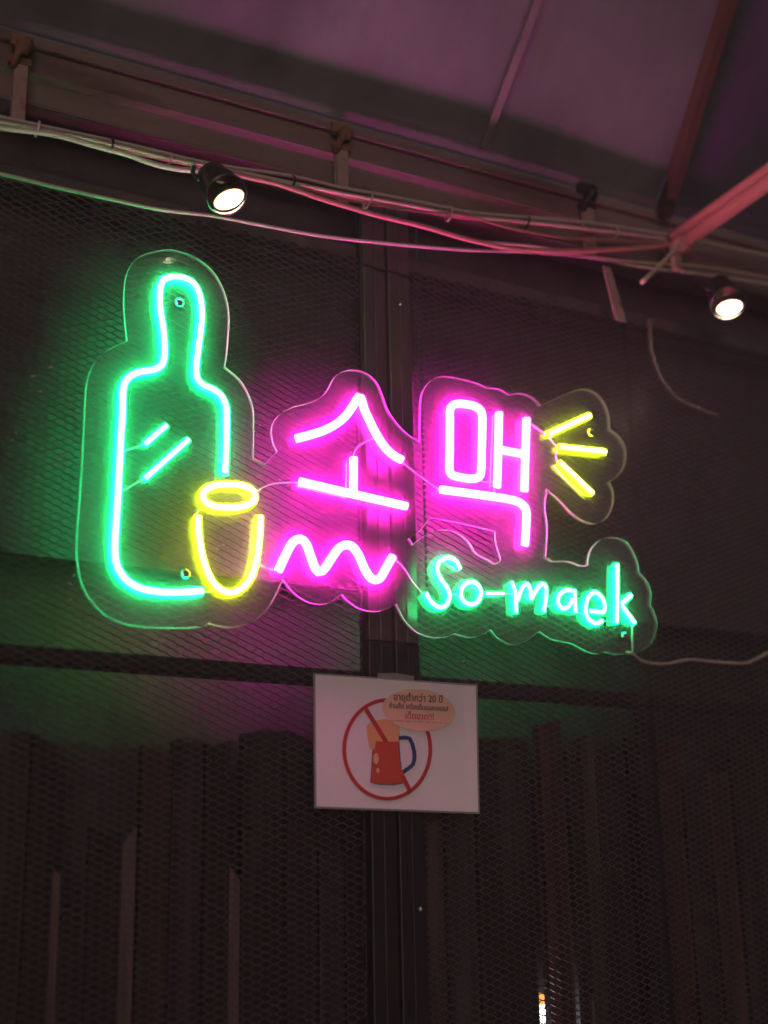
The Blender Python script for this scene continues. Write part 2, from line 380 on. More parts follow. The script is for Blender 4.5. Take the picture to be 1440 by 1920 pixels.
# pale flecks on the wires: bits of paint and foil, glints painted bright
FM = mat('pale glint fleck', (.7, .62, .5), .25, var=.1, bump=0)
for k, (px, py) in enumerate(((95, 689), (62, 706), (75, 735), (140, 743), (141, 770), (22, 825), (30, 812), (112, 862), (104, 872), (118, 855), (131, 1095), (138, 1080), (132, 1125), (640, 1102), (655, 1098), (664, 1106), (676, 1110), (610, 1096), (480, 810), (487, 798), (405, 1030), (418, 1022), (868, 1240), (1010, 1262), (300, 1205), (340, 1226))):
    p = at(px, py, -.0025); a = random.uniform(-.5, .5); L_ = random.uniform(.0022, .0052)
    o = tube('glint_fleck', [p + Vector((-L_ * math.cos(a), 0, -L_ * math.sin(a))), p + Vector((0, -.0006, .0004)), p + Vector((L_ * math.cos(a), 0, L_ * math.sin(a)))], .0014, FM, PANL if px < 690 else PANR, n=6, step=.0015, taper=lambda t: .25 + .75 * math.sin(math.pi * t))

# ------------------------------------------------------------------ roof beam, struts, clamps
ztop = at(640, 232, -.03).z
zbot = at(60, 196, -.02).z
bm_ = empty('steel_beam', (0, 0, zbot)); tag(bm_, 'long brown steel roof beam above the cables', 'beam')
H = ztop - zbot
prof = [(-.034, ztop), (-.034, ztop - .16 * H), (-.022, ztop - .17 * H), (-.022, ztop - .36 * H), (-.030, ztop - .38 * H), (-.030, ztop - .56 * H), (-.016, ztop - .62 * H), (-.010, ztop - .9 * H), (-.018, zbot), (.05, zbot), (.05, ztop)]
extrude_x('channel', prof, -1.6, 2.6, M['beam'], bm_)
for i, (px, py) in enumerate(((36, 100), (637, 262), (1098, 372))):
    p = at(px, py, -.045); ptop = Vector((p.x, -.04, p.z))
    s = empty('strut', (p.x, -.02, zmt)); tag(s, ('pale strut with a rusty hook bolt at the top left corner', 'pale strut with a rusty hook bolt above the centre post', 'pale strut with a dark clamp under the beam right of centre', 'pale strut with a hook bolt at the far right')[i], 'strut', 'struts hanging under the roof beam')
    w = .011
    bevelbox('bar', (p.x - w + .004, -.050, p.z - .125), (p.x + w + .004, -.036, p.z - .012), M['strut'], s, .002)
    tube('hook', [(p.x + .012, -.04, p.z + .03), (p.x + .012, -.058, p.z + .02), (p.x + .004, -.064, p.z + .002), (p.x - .006, -.058, p.z - .012), (p.x - .008, -.045, p.z - .03)], .006, M['rust'] if i != 2 else M['black'], s, n=8)
    lathe('nut', [(.0005, -.012), (.012, -.012), (.014, -.006), (.014, .006), (.012, .010), (.0005, .012)], (p.x + .004, -.058, p.z + .004), (.2, -.3, 1), M['rust'] if i != 2 else M['black'], s, 6)
    bevelbox('clamp', (p.x - .016, -.052, p.z - .022), (p.x + .02, -.036, p.z - .010), M['rust'] if i != 2 else M['black'], s, .002)
    bevelbox('washer_plate', (p.x - .014, -.046, p.z + .014), (p.x + .022, -.035, p.z + .034), M['rust'] if i != 2 else M['black'], s, .002)

# ------------------------------------------------------------------ roof sheets rising towards the viewer
RA = R(48); UR = Vector((0, -math.cos(RA), math.sin(RA))); NR = Vector((0, math.sin(RA), math.cos(RA)))
RO = Vector((0, -.03, ztop + .004))
def roofpt(px, py, lift=0):
    d = ray(px, py); o = RO + NR * lift; t = (o - CAM).dot(NR) / d.dot(NR); return CAM + d * t
xseam = roofpt(1262, 300).x
def roofsheet(name, x0, x1, m, label, wave=.008):
    V = []; F = []; nx = 40; nu = 30
    for s in (0, 1):
        for i in range(nx + 1):
            for j in range(nu + 1):
                x = x0 + (x1 - x0) * i / nx; u = 1.75 * j / nu
                h = s * .003 + wave * (noise.noise((x * 2.2, u * 2.6, 3.1)) + .5 * noise.noise((x * 5, u * 6, 1.7))) * min(1, u * 6)
                V.append(RO + Vector((x, 0, 0)) + UR * u + NR * h)
    k = (nx + 1) * (nu + 1)
    for i in range(nx):
        for j in range(nu):
            a = i * (nu + 1) + j; q = (a, a + 1, a + nu + 2, a + nu + 1); F.append(q); F.append(tuple(z + k for z in q[::-1]))
    o = obj(name, V, F, m, None, smooth=True); tag(o, label, 'roof sheet'); return o
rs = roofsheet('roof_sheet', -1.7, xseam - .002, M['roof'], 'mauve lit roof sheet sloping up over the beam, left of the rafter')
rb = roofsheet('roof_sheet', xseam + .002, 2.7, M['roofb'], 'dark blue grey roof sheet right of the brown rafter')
def roofbar(name, px0, py0, px1, py1, w, h, m, parent, u_ext=1.2, lift=-.001):
    a = roofpt(px0, py0); b = roofpt(px1, py1); d = (b - a).normalized(); a2 = a; b2 = a + d * u_ext
    s = d.cross(NR).normalized() * (w / 2); V = []
    for p in (a2, b2):
        for q in (-1, 1):
            for l in (lift, lift - h): V.append(p + s * q + NR * l)
    F = [(0, 1, 3, 2), (4, 6, 7, 5), (0, 4, 5, 1), (2, 3, 7, 6), (1, 5, 7, 3), (0, 2, 6, 4)]
    return obj(name, V, F, m, parent)
roofbar('lap_strip', 902, 275, 1005, 0, .016, .003, M['seam'], rs, lift=-.008)
rf = roofbar('rafter', 1232, 398, 1352, 0, .022, .028, M['rafter'], None, lift=-.010)
tag(rf, 'brown timber rafter rising under the roof at the upper right', 'rafter')

# ------------------------------------------------------------------ cables along the beam
def cable(pts, Y, rad, m, label, cat='cable', wob=0):
    P = [at(x, y, (Y(x) if callable(Y) else Y)) for x, y in pts]
    o = tube('cable', P, rad, m, None, n=10, step=.015); tag(o, label, cat, None); return o
cable([(-260, 165), (-120, 192), (0, 219), (100, 241), (200, 262), (300, 285), (370, 302), (430, 313), (550, 331), (640, 352), (720, 366), (820, 386), (895, 400), (1020, 410), (1120, 420), (1245, 440), (1400, 470), (1560, 500)], -.064, .0033, M['cable'], 'topmost pale cable running the whole length under the beam')
cable([(-260, 192), (-120, 216), (0, 239), (100, 252), (180, 274), (240, 290), (290, 308), (340, 318), (400, 322), (470, 330), (560, 350)], -.068, .0048, M['cable'], 'thick pale cable left of the lamp, lowest of the bundle')
cable([(-260, 178), (0, 228), (120, 250), (220, 273), (320, 298), (400, 312), (520, 337), (640, 362), (760, 384), (870, 404), (1020, 420), (1170, 438), (1300, 455)], -.061, .0032, M['cableo'], 'cream cable in the middle of the bundle under the beam')
cable([(-260, 184), (0, 233), (140, 259), (260, 288), (370, 312), (480, 330), (600, 356), (700, 380), (790, 396), (900, 413), (1050, 428), (1200, 446)], -.057, .0028, M['cabler'], 'thin reddish cable tucked into the back of the bundle')
cable([(-260, 176), (0, 224), (130, 246), (250, 277), (360, 306), (470, 322), (590, 345), (700, 370), (840, 398), (980, 416), (1120, 432), (1240, 448)], -.055, .0024, M['cableg'], 'thin grey cable in the shadow of the bundle')
cable([(405, 316), (440, 327), (520, 345), (600, 372), (680, 396), (720, 407), (795, 425), (870, 447), (945, 464), (1000, 470), (1100, 470), (1200, 464), (1275, 456)], -.070, .0048, M['cabler'], 'thick pink red cable drooping right from the left lamp')
cable([(560, 350), (640, 372), (720, 386), (800, 398), (870, 404), (960, 428), (1060, 446), (1160, 452), (1270, 455)], -.066, .0026, M['cabler'], 'thin red cable between the pale bundle and the drooping cable')
cable([(-200, 285), (0, 326), (100, 350), (200, 372), (300, 393), (400, 405), (500, 424), (600, 442), (720, 456), (860, 468), (1000, 473), (1100, 482), (1200, 500), (1300, 512), (1440, 532), (1600, 560)], -.048, .0032, M['cable'], 'single cable strung across the top of the mesh below the lamp')
cable([(880, 452), (1000, 462), (1100, 480), (1200, 492), (1320, 500), (1440, 520), (1600, 548)], -.056, .0026, M['cableo'], 'thin cable drooping towards the right lamp')
cable([(1218, 600), (1221, 660), (1240, 712), (1266, 745), (1300, 764), (1345, 781)], -.02, .0048, M['cableg'], 'loose stub of cable curling down the right mesh panel', 'cable')

# ties round the bundle
main = bpy.data.objects['cable']
for px, py, rr in ((70, 242, .0125), (205, 274, .0135), (318, 302, .0125), (545, 343, .013), (690, 378, .014), (842, 400, .014), (985, 420, .014), (1150, 438, .013)):
    c = at(px, py, -.062); o = lathe('cable_tie', [(rr, -.002), (rr + .0012, -.002), (rr + .0012, .002), (rr, .002)], c, (1, random.uniform(-.15, .15), random.uniform(-.35, .05)), M['blackp'] if px % 2 else M['cable'], main, 16)
    o.scale = (1, 1, 1)

# conduit coming out from the wall
S = at(1276, 456, -.075); D = Vector((.0, -1.25, .06)).normalized(); sd_ = D.cross(Vector((0, 0, 1))).normalized(); up_ = sd_.cross(D)
cn = empty('conduit', S); tag(cn, 'orange conduit with a black clip coming out of the wall at the right', 'conduit')
tube('pipe', [S, S + D * 1.25], .0165, M['pipe'], cn, n=20, raw=True)
tube('side_pipe', [S + sd_ * .022 + up_ * .010, S + D * 1.25 + sd_ * .022 + up_ * .010], .0085, M['pipe'], cn, n=14, raw=True)
tube('side_pipe', [S - sd_ * .020 + up_ * .010, S + D * 1.25 - sd_ * .020 + up_ * .010], .0075, M['pipe'], cn, n=14, raw=True)
def clip(dist, m, rr=.034, w=.014):
    c = S + D * dist + up_ * .004; o = lathe('clip', [(rr - .004, -w / 2), (rr, -w / 2), (rr, w / 2), (rr - .004, w / 2)], c, D, m, cn, 28)
clip(.30, M['blackp']); clip(.95, M['blackp'])
lathe('coupling', [(.017, -.03), (.021, -.028), (.021, .02), (.017, .022)], S, D, M['pipe'], cn, 20)
bevelbox('saddle', (S.x - .02, -.075, S.z - .06), (S.x + .0, -.062, S.z + .01), M['strut'], cn, .002)

# hanging strip and rod
a, b = at(1138, 500, -.05), at(1160, 606, -.05)
o = obj('hanging_strip', [a + Vector((-.009, 0, 0)), a + Vector((.009, 0, 0)), b + Vector((.012, -.01, 0)), b + Vector((-.012, -.01, 0)), a + Vector((-.009, .004, 0)), a + Vector((.009, .004, 0)), b + Vector((.012, -.006, 0)), b + Vector((-.012, -.006, 0))],
        [(3, 2, 1, 0), (4, 5, 6, 7), (0, 1, 5, 4), (1, 2, 6, 5), (2, 3, 7, 6), (3, 0, 4, 7)], M['strut'])
tag(o, 'short pale metal strip hanging below the cables at the right', 'metal strip')
o = tube('cable_end', [at(1272, 462, -.09), at(1240, 495, -.09), at(1203, 530, -.09)], .0045, M['cableo'], None); tag(o, 'short cut cable end poking down left of the conduit', 'cable')

# ------------------------------------------------------------------ spot lamps
def spot(px, py, Y, tilt, label, R_=.033, RL=.025):
    p = at(px, py, Y); v = (CAM - p).normalized(); e = empty('spot_lamp', p)
    tag(e, label, 'lamp', 'spot lamps clipped to the cables')
    dn = (RT * math.sin(tilt) - UP * math.cos(tilt)); dn = (dn - v * dn.dot(v)).normalized()
    ax = (v * math.cos(R(26)) + (dn * .9 + RT * .35).normalized() * math.sin(R(26))).normalized(); L_ = .085
    lathe('housing', [(.0005, -L_), (R_ * .6, -L_), (R_ * .82, -L_ + .008), (R_ * .84, -.045), (R_ * .95, -.035), (R_ * .97, -.004)], p, ax, M['blackp'], e)
    lathe('rim', [(R_ * .97, -.004), (R_ * 1.03, -.002), (R_ * 1.03, .003), (R_ * .98, .005), (R_ * .93, .001), (R_ * .91, -.010)], p, ax, M['rim'], e)
    lathe('baffle', [(R_ * .91, -.010), (R_ * .6, -.016), (.0005, -.018)], p, ax, M['reflector'], e)
    # the lamp inside is tilted down in its gimbal
    ln = (v * math.cos(R(55)) + dn * math.sin(R(55))).normalized(); c = p + dn * R_ * .20 + ax * .006
    lathe('lens', [(RL * .88, .001), (RL * .6, .0025), (.0005, .0035)], c, ln, M['lamp'], e)
    lathe('lens_edge', [(RL, 0), (RL * .88, .001)], c, ln, M['lampe'], e)
    lathe('gimbal', [(RL * 1.02, .001), (RL * 1.08, -.001), (RL * 1.0, -.012), (RL * .5, -.02), (.0005, -.021)], c, ln, M['blackp'], e)
    q = p - ax * .05
    tube('bracket', [q + Vector((-.03, 0, 0)), q + Vector((-.034, .02, .02)), q + Vector((-.02, .05, .05)), Vector((q.x, -.03, q.z + .055))], .004, M['blackp'], e)
    return e
spot(424, 364, -.15, R(24), 'black spot lamp with a lit lens above the bottle')
spot(1365, 568, -.13, R(12), 'blurred lit spot lamp at the right edge below the conduit', .034, .025)

# ------------------------------------------------------------------ the neon sign
YP0, YP1 = -.034, -.040     # back and front face of the acrylic panel
def pp(x, y, Y=YP1): v = at(x, y, Y); return v
outline = [(309, 469), (264, 480), (245, 498), (234, 529), (231.7, 573), (234, 607), (238, 640, 1), (214, 650), (192, 663.6), (175.5, 684), (163, 715), (159, 759), (157, 800), (154, 860), (149, 939), (143.6, 1011), (144.4, 1050), (153, 1094), (173, 1130), (203, 1158), (242, 1172), (287, 1177), (337, 1178), (378, 1175.5), (390, 1169, 1), (412, 1175), (439, 1176), (475, 1165), (500, 1143), (518, 1114), (530, 1086.6, 1), (542, 1104), (564, 1123), (588, 1132.6), (615, 1131), (640, 1115, 1), (653, 1128.6), (675, 1142), (702, 1147), (724, 1142), (742.6, 1132.5, 1),
           (757, 1162), (780, 1185), (810, 1195.5), (836, 1194), (851, 1188, 1), (881, 1195.5), (907, 1189), (918.7, 1180.5, 1), (934, 1198), (960, 1209), (986, 1202), (1010.6, 1184, 1), (1031, 1198), (1057, 1204.5), (1072, 1207.5), (1095, 1220), (1117, 1226), (1132, 1222.5, 1), (1155, 1227), (1177, 1225), (1204, 1220), (1222, 1203), (1230.7, 1173), (1226, 1150), (1218, 1134, 1), (1219, 1110), (1211, 1089), (1197, 1074, 1), (1192.5, 1050), (1177, 1020), (1155, 1008.7), (1129, 1010.6), (1110, 1027), (1102.5, 1046), (1101, 1060.5, 1), (1087, 1061, 1), (1065, 1053), (1035, 1053, 1), (1022, 1045, 1), (1024.5, 1008), (1024.7, 982), (1020.6, 949), (1024.7, 918, 1), (1045.6, 937), (1073, 964.7), (1094, 978), (1115, 982), (1136, 971.7), (1148, 947), (1149, 923), (1141, 904, 1), (1160, 890), (1170.5, 871), (1172, 843), (1162, 822), (1142.8, 805, 1), (1141, 780), (1132, 756), (1115, 737), (1094, 730), (1073, 734), (1045, 746), (1012.6, 760.6, 1), (997, 746), (976, 738), (953.5, 740.8, 1), (934, 730), (912, 728, 1), (893, 719), (861, 710.6), (830, 706), (809, 713), (794, 732), (788, 756), (785, 829.5, 1), (759, 811), (740, 790), (724, 765), (715.6, 741), (705, 717), (683, 699), (659, 694), (640, 698), (626, 709), (613, 733), (599, 746.7), (577, 756), (548, 764), (526, 776), (512, 793), (508, 812), (512, 833), (519, 847, 1), (495, 872, 1), (474, 861, 1), (475, 800), (474, 768), (464, 737), (448, 712), (421, 688.6, 1), (425.6, 657), (429, 607), (427, 573), (417, 540), (398, 509), (370, 486), (342, 474)]
hole = [(766, 1010, 1), (786, 997), (806, 971, 1), (860, 981), (927.5, 996.7, 1), (928, 1015), (938, 1050, 1), (929, 1058), (914, 1050), (891, 1037), (879, 1018), (858, 1001), (830, 994), (802, 1001), (773, 1022, 1)]
def smooth_outline(pts):
    """round curves between the cusps flagged with a third value"""
    k0 = next(i for i, p in enumerate(pts) if len(p) > 2); pts = pts[k0:] + pts[:k0 + 1]; out = []; run = []
    for p in pts:
        run.append(pp(p[0], p[1], YP1))
        if len(p) > 2 and len(run) > 1: out += smooth_path(run, .006)[:-1]; run = [run[-1]]
    return out
OUT, HOL = smooth_outline(outline), smooth_outline(hole)
orig = pp(700, 900)
sign = empty('neon_sign', Vector((orig.x, YP0, at(700, 1228, YP1).z)))
tag(sign, 'glowing neon bar sign with green bottle, pink Korean letters and clear acrylic backing', 'neon sign')
def sheet2d(name, loops, y, flip, m, parent):
    cu = bpy.data.curves.new('tmp', 'CURVE'); cu.dimensions = '2D'; cu.fill_mode = 'FRONT'
    for lp in loops:
        s = cu.splines.new('POLY'); s.points.add(len(lp) - 1); s.use_cyclic_u = True
        for q, v in zip(s.points, lp): q.co = (v.x, v.z, 0, 1)
    o = bpy.data.objects.new('tmp', cu); COL.objects.link(o); dg = bpy.context.evaluated_depsgraph_get()
    me = bpy.data.meshes.new_from_object(o.evaluated_get(dg)); bpy.data.objects.remove(o); bpy.data.curves.remove(cu)
    co = [(v.co.x, y, v.co.y) for v in me.vertices]; F = [tuple(p.vertices)[::(1 if not flip else -1)] for p in me.polygons]
    return co, F
pan_co, pan_F = sheet2d('p', (OUT, HOL), YP1, False, None, None)
co2 = [(x, YP0, z) for x, y, z in pan_co]; k = len(pan_co)
obj('acrylic_panel', pan_co + co2, pan_F + [tuple(i + k for i in f[::-1]) for f in pan_F], M['acrylic'], sign)
for lp in (OUT, HOL):
    n = len(lp); V = [(v.x, YP1 - .0025, v.z) for v in lp] + [(v.x, YP0, v.z) for v in lp]
    # frosted band; its lip is added in front to catch the tubes' light
    obj('panel_edge', V, [(i, (i + 1) % n, (i + 1) % n + n, i + n) for i in range(n)], M['edge'], sign, smooth=True)

def sweep(name, P, prof, m, parent, closed=False):
    n = len(prof); V = []; F = []; c = len(P)
    for i, p in enumerate(P):
        t = ((P[(i + 1) % c] - P[i - 1]) if closed else (P[min(i + 1, c - 1)] - P[max(i - 1, 0)])).normalized()
        s = Vector((-t.z, 0, t.x))
        for u, v in prof: V.append(p + s * u + Vector((0, -v, 0)))
    for i in range(c if closed else c - 1):
        for q in range(n):
            a = i * n + q; b = i * n + (q + 1) % n; j = ((i + 1) % c - i) * n; F.append((a, a + j, b + j, b))
    if not closed: F.append(tuple(range(n))); F.append(tuple((c - 1) * n + q for q in range(n))[::-1])
    return obj(name, V, F, m, parent, smooth=False)
def neon(pts, colr, w, closed=False, step=.007, part='neon_tube', h=None):
    P = smooth_path([pp(x, y) for x, y in pts], step, closed); h = h or w * .9
    sl, co = NEON[colr]; hw = w / 2
    prof = [(-hw * .8, .0008), (-hw, h * .35), (-hw, h * .62), (-hw * .72, h * .86), (-hw * .3, h * .98), (hw * .3, h * .98), (hw * .72, h * .86), (hw, h * .62), (hw, h * .35), (hw * .8, .0008)]
    o = sweep(part, P, prof, sl, sign, closed)
    o['label'] = colr + ' glowing neon tube'
    cw = hw * .70
    cp = [(-cw, h * .885), (-cw * .75, h * 1.02), (-cw * .3, h * 1.08), (cw * .3, h * 1.08), (cw * .75, h * 1.02), (cw, h * .885)]
    Q = P if closed else P
    sweep('core', Q, cp, co, o, closed)
    return o
GW = .0125
neon([(417.2, 890), (420, 840), (420.5, 773), (417, 757), (409, 743), (395, 733), (381, 727.5), (370, 719), (364.5, 706.7), (364, 690), (368.6, 651), (374, 607), (373.3, 573), (368.6, 551), (360, 536), (348, 527.5), (331, 523.3), (314.4, 524), (303, 529), (297.8, 540), (295.8, 559.4), (297, 584), (302, 618), (304.7, 651), (304, 676), (297.8, 690), (284, 697), (259, 701), (242, 708), (231, 720.6), (227, 740), (225.6, 787), (223, 820), (220, 883), (215.8, 955.6), (212, 1011), (211.7, 1039), (215.8, 1064), (227, 1083), (242, 1097), (264.4, 1107), (292, 1111.7), (328, 1113.3), (375.5, 1110.5)], 'green', GW)
neon([(270, 834.7), (290, 817), (310, 799.7)], 'green', .009)
neon([(270, 898.6), (310, 863), (351, 826)], 'green', .009)
rim = [(425 + 49 * math.copysign(abs(math.cos(a)) ** .85, math.cos(a)), 933 + 21.6 * math.copysign(abs(math.sin(a)) ** .9, math.sin(a))) for a in [2 * math.pi * i / 22 for i in range(22)]]
neon(rim, 'yellow', .0125, closed=True)
neon([(368.6, 969.4), (368, 989), (371.4, 1022), (377, 1050), (386.7, 1077.8), (400.6, 1100), (417, 1111), (434, 1112.5), (450.6, 1104), (466, 1086), (475.6, 1058), (481, 1022), (483, 994), (484.4, 969.4)], 'yellow', .0115)
PW = .0135
neon([(553, 824), (574.8, 818.5), (602, 810), (626, 798), (645, 782), (659, 763), (667, 749), (671, 745), (675.5, 751), (680, 768), (690, 790), (702, 814), (718, 839), (734.6, 855), (751, 864.5)], 'pink', PW)
neon([(660, 860), (660, 920)], 'pink', PW)
neon([(559, 905), (660, 928.5), (759, 951)], 'pink', PW)
neon([(519, 1071.7), (531.5, 1044.6), (545, 1020), (558.5, 1012), (570.7, 1020), (580, 1044.6), (588, 1066), (596.5, 1074.4), (607, 1066), (621, 1044.6), (634, 1028), (648, 1023), (660, 1028), (671, 1044.6), (680, 1066), (690, 1082.5), (699, 1089), (710, 1085), (721, 1066), (733, 1044.6)], 'pink', PW)
neon([(842, 766), (854.6, 759), (870, 760), (886, 763), (898, 771), (901.5, 787), (900.5, 840), (899, 886), (893, 897.5), (879, 899.4), (862, 897), (847, 893), (840, 884), (840.3, 840), (840.7, 790)], 'pink', PW, closed=True)
neon([(932.5, 776), (931, 846), (929, 915)], 'pink', PW)
neon([(984, 787), (982, 854), (980, 922)], 'pink', PW)
neon([(939, 846), (974, 852.6)], 'pink', PW)
neon([(823, 919.6), (879, 927), (934.4, 935), (962, 940.4), (976, 947), (983, 957.8), (983.8, 978.6), (981, 1023.8)], 'pink', PW)
neon([(1025, 816), (1102, 781)], 'yellow', .0105)
neon([(1046, 840), (1131, 849)], 'yellow', .0105)
neon([(1046, 869), (1107, 927)], 'yellow', .0105)
TW = .0092
neon([(858.7, 1068.7), (851, 1053.7), (836, 1048), (821, 1053.7), (815.6, 1068.7), (823, 1087.5), (836, 1106), (839, 1121), (832.5, 1136), (819, 1140), (804, 1128.7), (795, 1113.7)], 'green', TW, step=.005)
neon([(879 + 18.8 * math.cos(a), 1113.7 + 21 * math.sin(a)) for a in [2 * math.pi * i / 12 for i in range(12)]], 'green', TW, closed=True, step=.005)
neon([(909, 1113.7), (942, 1113.7)], 'green', .006, step=.005)
neon([(955, 1093), (962, 1112), (963.7, 1150)], 'green', TW, step=.005)
neon([(967, 1127), (975, 1104), (985, 1097), (990.7, 1108), (991, 1126), (999, 1112), (1010, 1098), (1019, 1100), (1020, 1121), (1015.5, 1148)], 'green', TW * .95, step=.0045)
neon([(1068, 1109.5), (1057.5, 1108), (1045, 1117), (1042.5, 1131), (1051, 1142.5), (1063, 1137), (1069, 1124)], 'green', TW * .95, step=.0045)
neon([(1073, 1107), (1074, 1128), (1075.5, 1150)], 'green', TW * .95, step=.0045)
neon([(1101, 1147), (1112, 1147.8), (1128, 1148.5), (1128.7, 1130.6), (1119, 1115.6), (1108, 1113), (1097.5, 1125), (1094, 1147.5), (1100.6, 1163), (1113.7, 1170), (1125, 1165)], 'green', TW * .95, step=.0045)
neon([(1153, 1059), (1153, 1110), (1152, 1169)], 'green', TW, step=.005)
neon([(1179, 1117.5), (1160, 1134)], 'green', TW, step=.005)
neon([(1162, 1137), (1186, 1170)], 'green', TW, step=.005)

# jumper wires between the tubes
def wire(pts, rad=.0010, lift=.003, name='wire'):
    P = [pp(x, y, YP1 - lift) for x, y in pts]; return tube(name, P, rad, M['wire'], sign, n=6, step=.006)
for w_ in ([(223, 851), (240, 843), (270, 834)], [(221, 925), (245, 912), (270, 898)], [(478, 925), (495, 913), (520, 906), (558, 905)], [(660, 862), (668, 842), (684, 829), (700, 822)],
           [(748, 862), (785, 891), (823, 918)], [(484, 1058), (500, 1065), (520, 1071)], [(735, 1046), (755, 1062), (775, 1092), (794, 1115)], [(984, 788), (1003, 801), (1024, 815)],
           [(1028, 816), (1036, 829), (1046, 838)], [(1046, 842), (1042, 854), (1046, 868)], [(376, 1110), (388, 1110), (402, 1107)], [(368, 972), (369, 961), (378, 953)],
           [(895, 899), (912, 905), (925, 906), (927, 933)], [(838, 1115), (862, 1114)], [(896, 1113), (910, 1113.7)], [(940, 1113.7), (962, 1113)], [(1018, 1140), (1044, 1132)], [(1075, 1148), (1096, 1152)], [(1128, 1163), (1152, 1166)], [(924, 778), (921, 850), (918, 915)], [(649, 866), (648.5, 918)],
           [(1037, 873), (1066, 905), (1098, 932)], [(555, 912), (600, 923), (650, 934)]):
    wire(w_)
wire([(1185, 1170), (1185.5, 1195), (1186, 1222)], .0017, .003, 'lead')

# standoff screws
for i, (px, py) in enumerate(((335, 569), (346, 1077), (1106, 812), (1169, 1194))):
    p = pp(px, py, YP1)
    so = lathe('standoff', [(.0075, 0), (.0078, .002), (.0075, .005), (.006, .0066), (.0025, .007), (.0005, .0068)], (p.x, YP1, p.z), (0, -1, 0), M['chrome'], sign, 20)
    lathe('spacer', [(.006, 0), (.006, -.034)], (p.x, YP0, p.z), (0, -1, 0), M['chrome'], so, 16)

# supply cable leaving to the right
P = [pp(1174, 1223, YP1 - .004), pp(1186, 1226, YP1 - .006), at(1205, 1240, -.03), at(1245, 1245, -.02), at(1290, 1237, -.02), at(1330, 1240, -.02), at(1370, 1243, -.02), at(1400, 1243, -.02), at(1425, 1232, -.02), at(1450, 1222, -.02), at(1530, 1216, -.02)]
o = tube('cable', P, .0032, M['cableo'], None, n=10, step=.01); tag(o, 'thin supply cable trailing right from the lower corner of the sign', 'cable')

# ------------------------------------------------------------------ the notice
A, Bc, Cc, Dc = (at(x, y, -.0165) for x, y in ((591, 1265), (888, 1287), (895, 1523), (593, 1512)))
NX0, NZ1, NX1, NZ0 = A.x, (A.z + Bc.z) / 2, (Bc.x + Cc.x) / 2, (Cc.z + Dc.z) / 2
no = empty('paper_notice', ((NX0 + NX1) / 2, -.0165, NZ0)); tag(no, 'white laminated notice with a crossed out beer mug taped to the post', 'notice')
def curl0(x, z): return -.0012 * math.sin((x - NX0) * 9) - .003 * max(0, (x - NX1 + .03) / .03) ** 2
LEAN = .10
def curl(x, z): return curl0(x, z) - LEAN * (NZ1 - z)
def npt(x, y, lift=0):
    d = ray(x, y); t = (-.0165 - LEAN * (NZ1 - CAM.z) - CAM.y) / (d.y - LEAN * d.z); v = CAM + d * t
    return Vector((v.x, -.0165 - lift + curl(v.x, v.z), v.z))
def npatch(grow, lift, m, name, parent, nx=14, nz=6):
    """sheet spanned between the four corners of the notice, grown by a margin in pixels"""
    g = grow; c00, c10, c11, c01 = (591 - g, 1265 - g), (889 + g, 1287 - g), (895 + g, 1523 + g), (593 - g, 1512 + g); V = []; F = []
    for i in range(nx + 1):
        u = i / nx
        for j in range(nz + 1):
            w = j / nz
            px = (c00[0] * (1 - u) + c10[0] * u) * (1 - w) + (c01[0] * (1 - u) + c11[0] * u) * w
            py = (c00[1] * (1 - u) + c10[1] * u) * (1 - w) + (c01[1] * (1 - u) + c11[1] * u) * w
            V.append(npt(px, py, lift))
    k = nz + 1
    for i in range(nx):
        for j in range(nz): q = i * k + j; F.append((q, q + 1, q + k + 1, q + k))
    n = len(V); V += [v + Vector((0, .0005, 0)) for v in V]; F += [tuple(q + n for q in f[::-1]) for f in F]
    return obj(name, V, F, m, parent)
npatch(3.5, 0, M['lam'], 'laminate', no)
npatch(0, .0010, M['white'], 'sheet', no)
def flat(name, pts, lift, m, parent=no, sm=None):
    P = [npt(x, y, lift) for x, y in pts]
    me = bpy.data.meshes.new(name); me.from_pydata([tuple(p) for p in P], [], [tuple(t) for t in tessellate_polygon([[Vector((x, y, 0)) for x, y in pts]])]); return link(name, me, m, parent)
def band(name, pts, w, lift, m, closed=False):
    P = [Vector(p) for p in pts]; c = len(P); V = []; F = []
    for i, p in enumerate(P):
        t = ((P[(i + 1) % c] - P[i - 1]) if closed else (P[min(i + 1, c - 1)] - P[max(i - 1, 0)])).normalized(); s = Vector((-t.y, t.x)) * w / 2
        V += [npt(*(p + s), lift), npt(*(p - s), lift)]
    for i in range(c if closed else c - 1):
        a = 2 * i; b = 2 * ((i + 1) % c); F.append((a, b, b + 1, a + 1))
    return obj(name, V, F, m, no)
def c8(x, y): return (560 + x / 4, 1240 + y / 4)       # crop readings of the notice
ell = lambda cx, cy, rx, ry, n=40, ph=0: [(cx + rx * math.cos(2 * math.pi * i / n + ph), cy + ry * math.sin(2 * math.pi * i / n + ph)) for i in range(n)]
band('ring', [c8(*p) for p in ell(659, 662, 322, 370, 72)], 7.2, .0016, M['red'], True)
flat('mug', [c8(*p) for p in [(548, 672), (572, 600), (745, 600), (752, 700), (765, 830), (778, 915), (700, 928), (600, 925), (530, 908), (540, 800)]], .0018, M['orange'])
band('mug_outline', [c8(*p) for p in [(550, 670), (545, 740), (540, 820), (532, 908), (600, 924), (700, 928), (778, 914)]], 1.6, .0020, M['navy'])
band('mug_outline', [c8(*p) for p in [(744, 510), (745, 620), (752, 720), (768, 850), (778, 912)]], 1.8, .0020, M['navy'])
band('mug_handle', [c8(*p) for p in [(745, 577), (790, 573), (825, 580), (845, 620), (860, 680), (862, 730), (850, 775), (815, 805), (772, 835)]], 7.5, .0019, M['navy'])
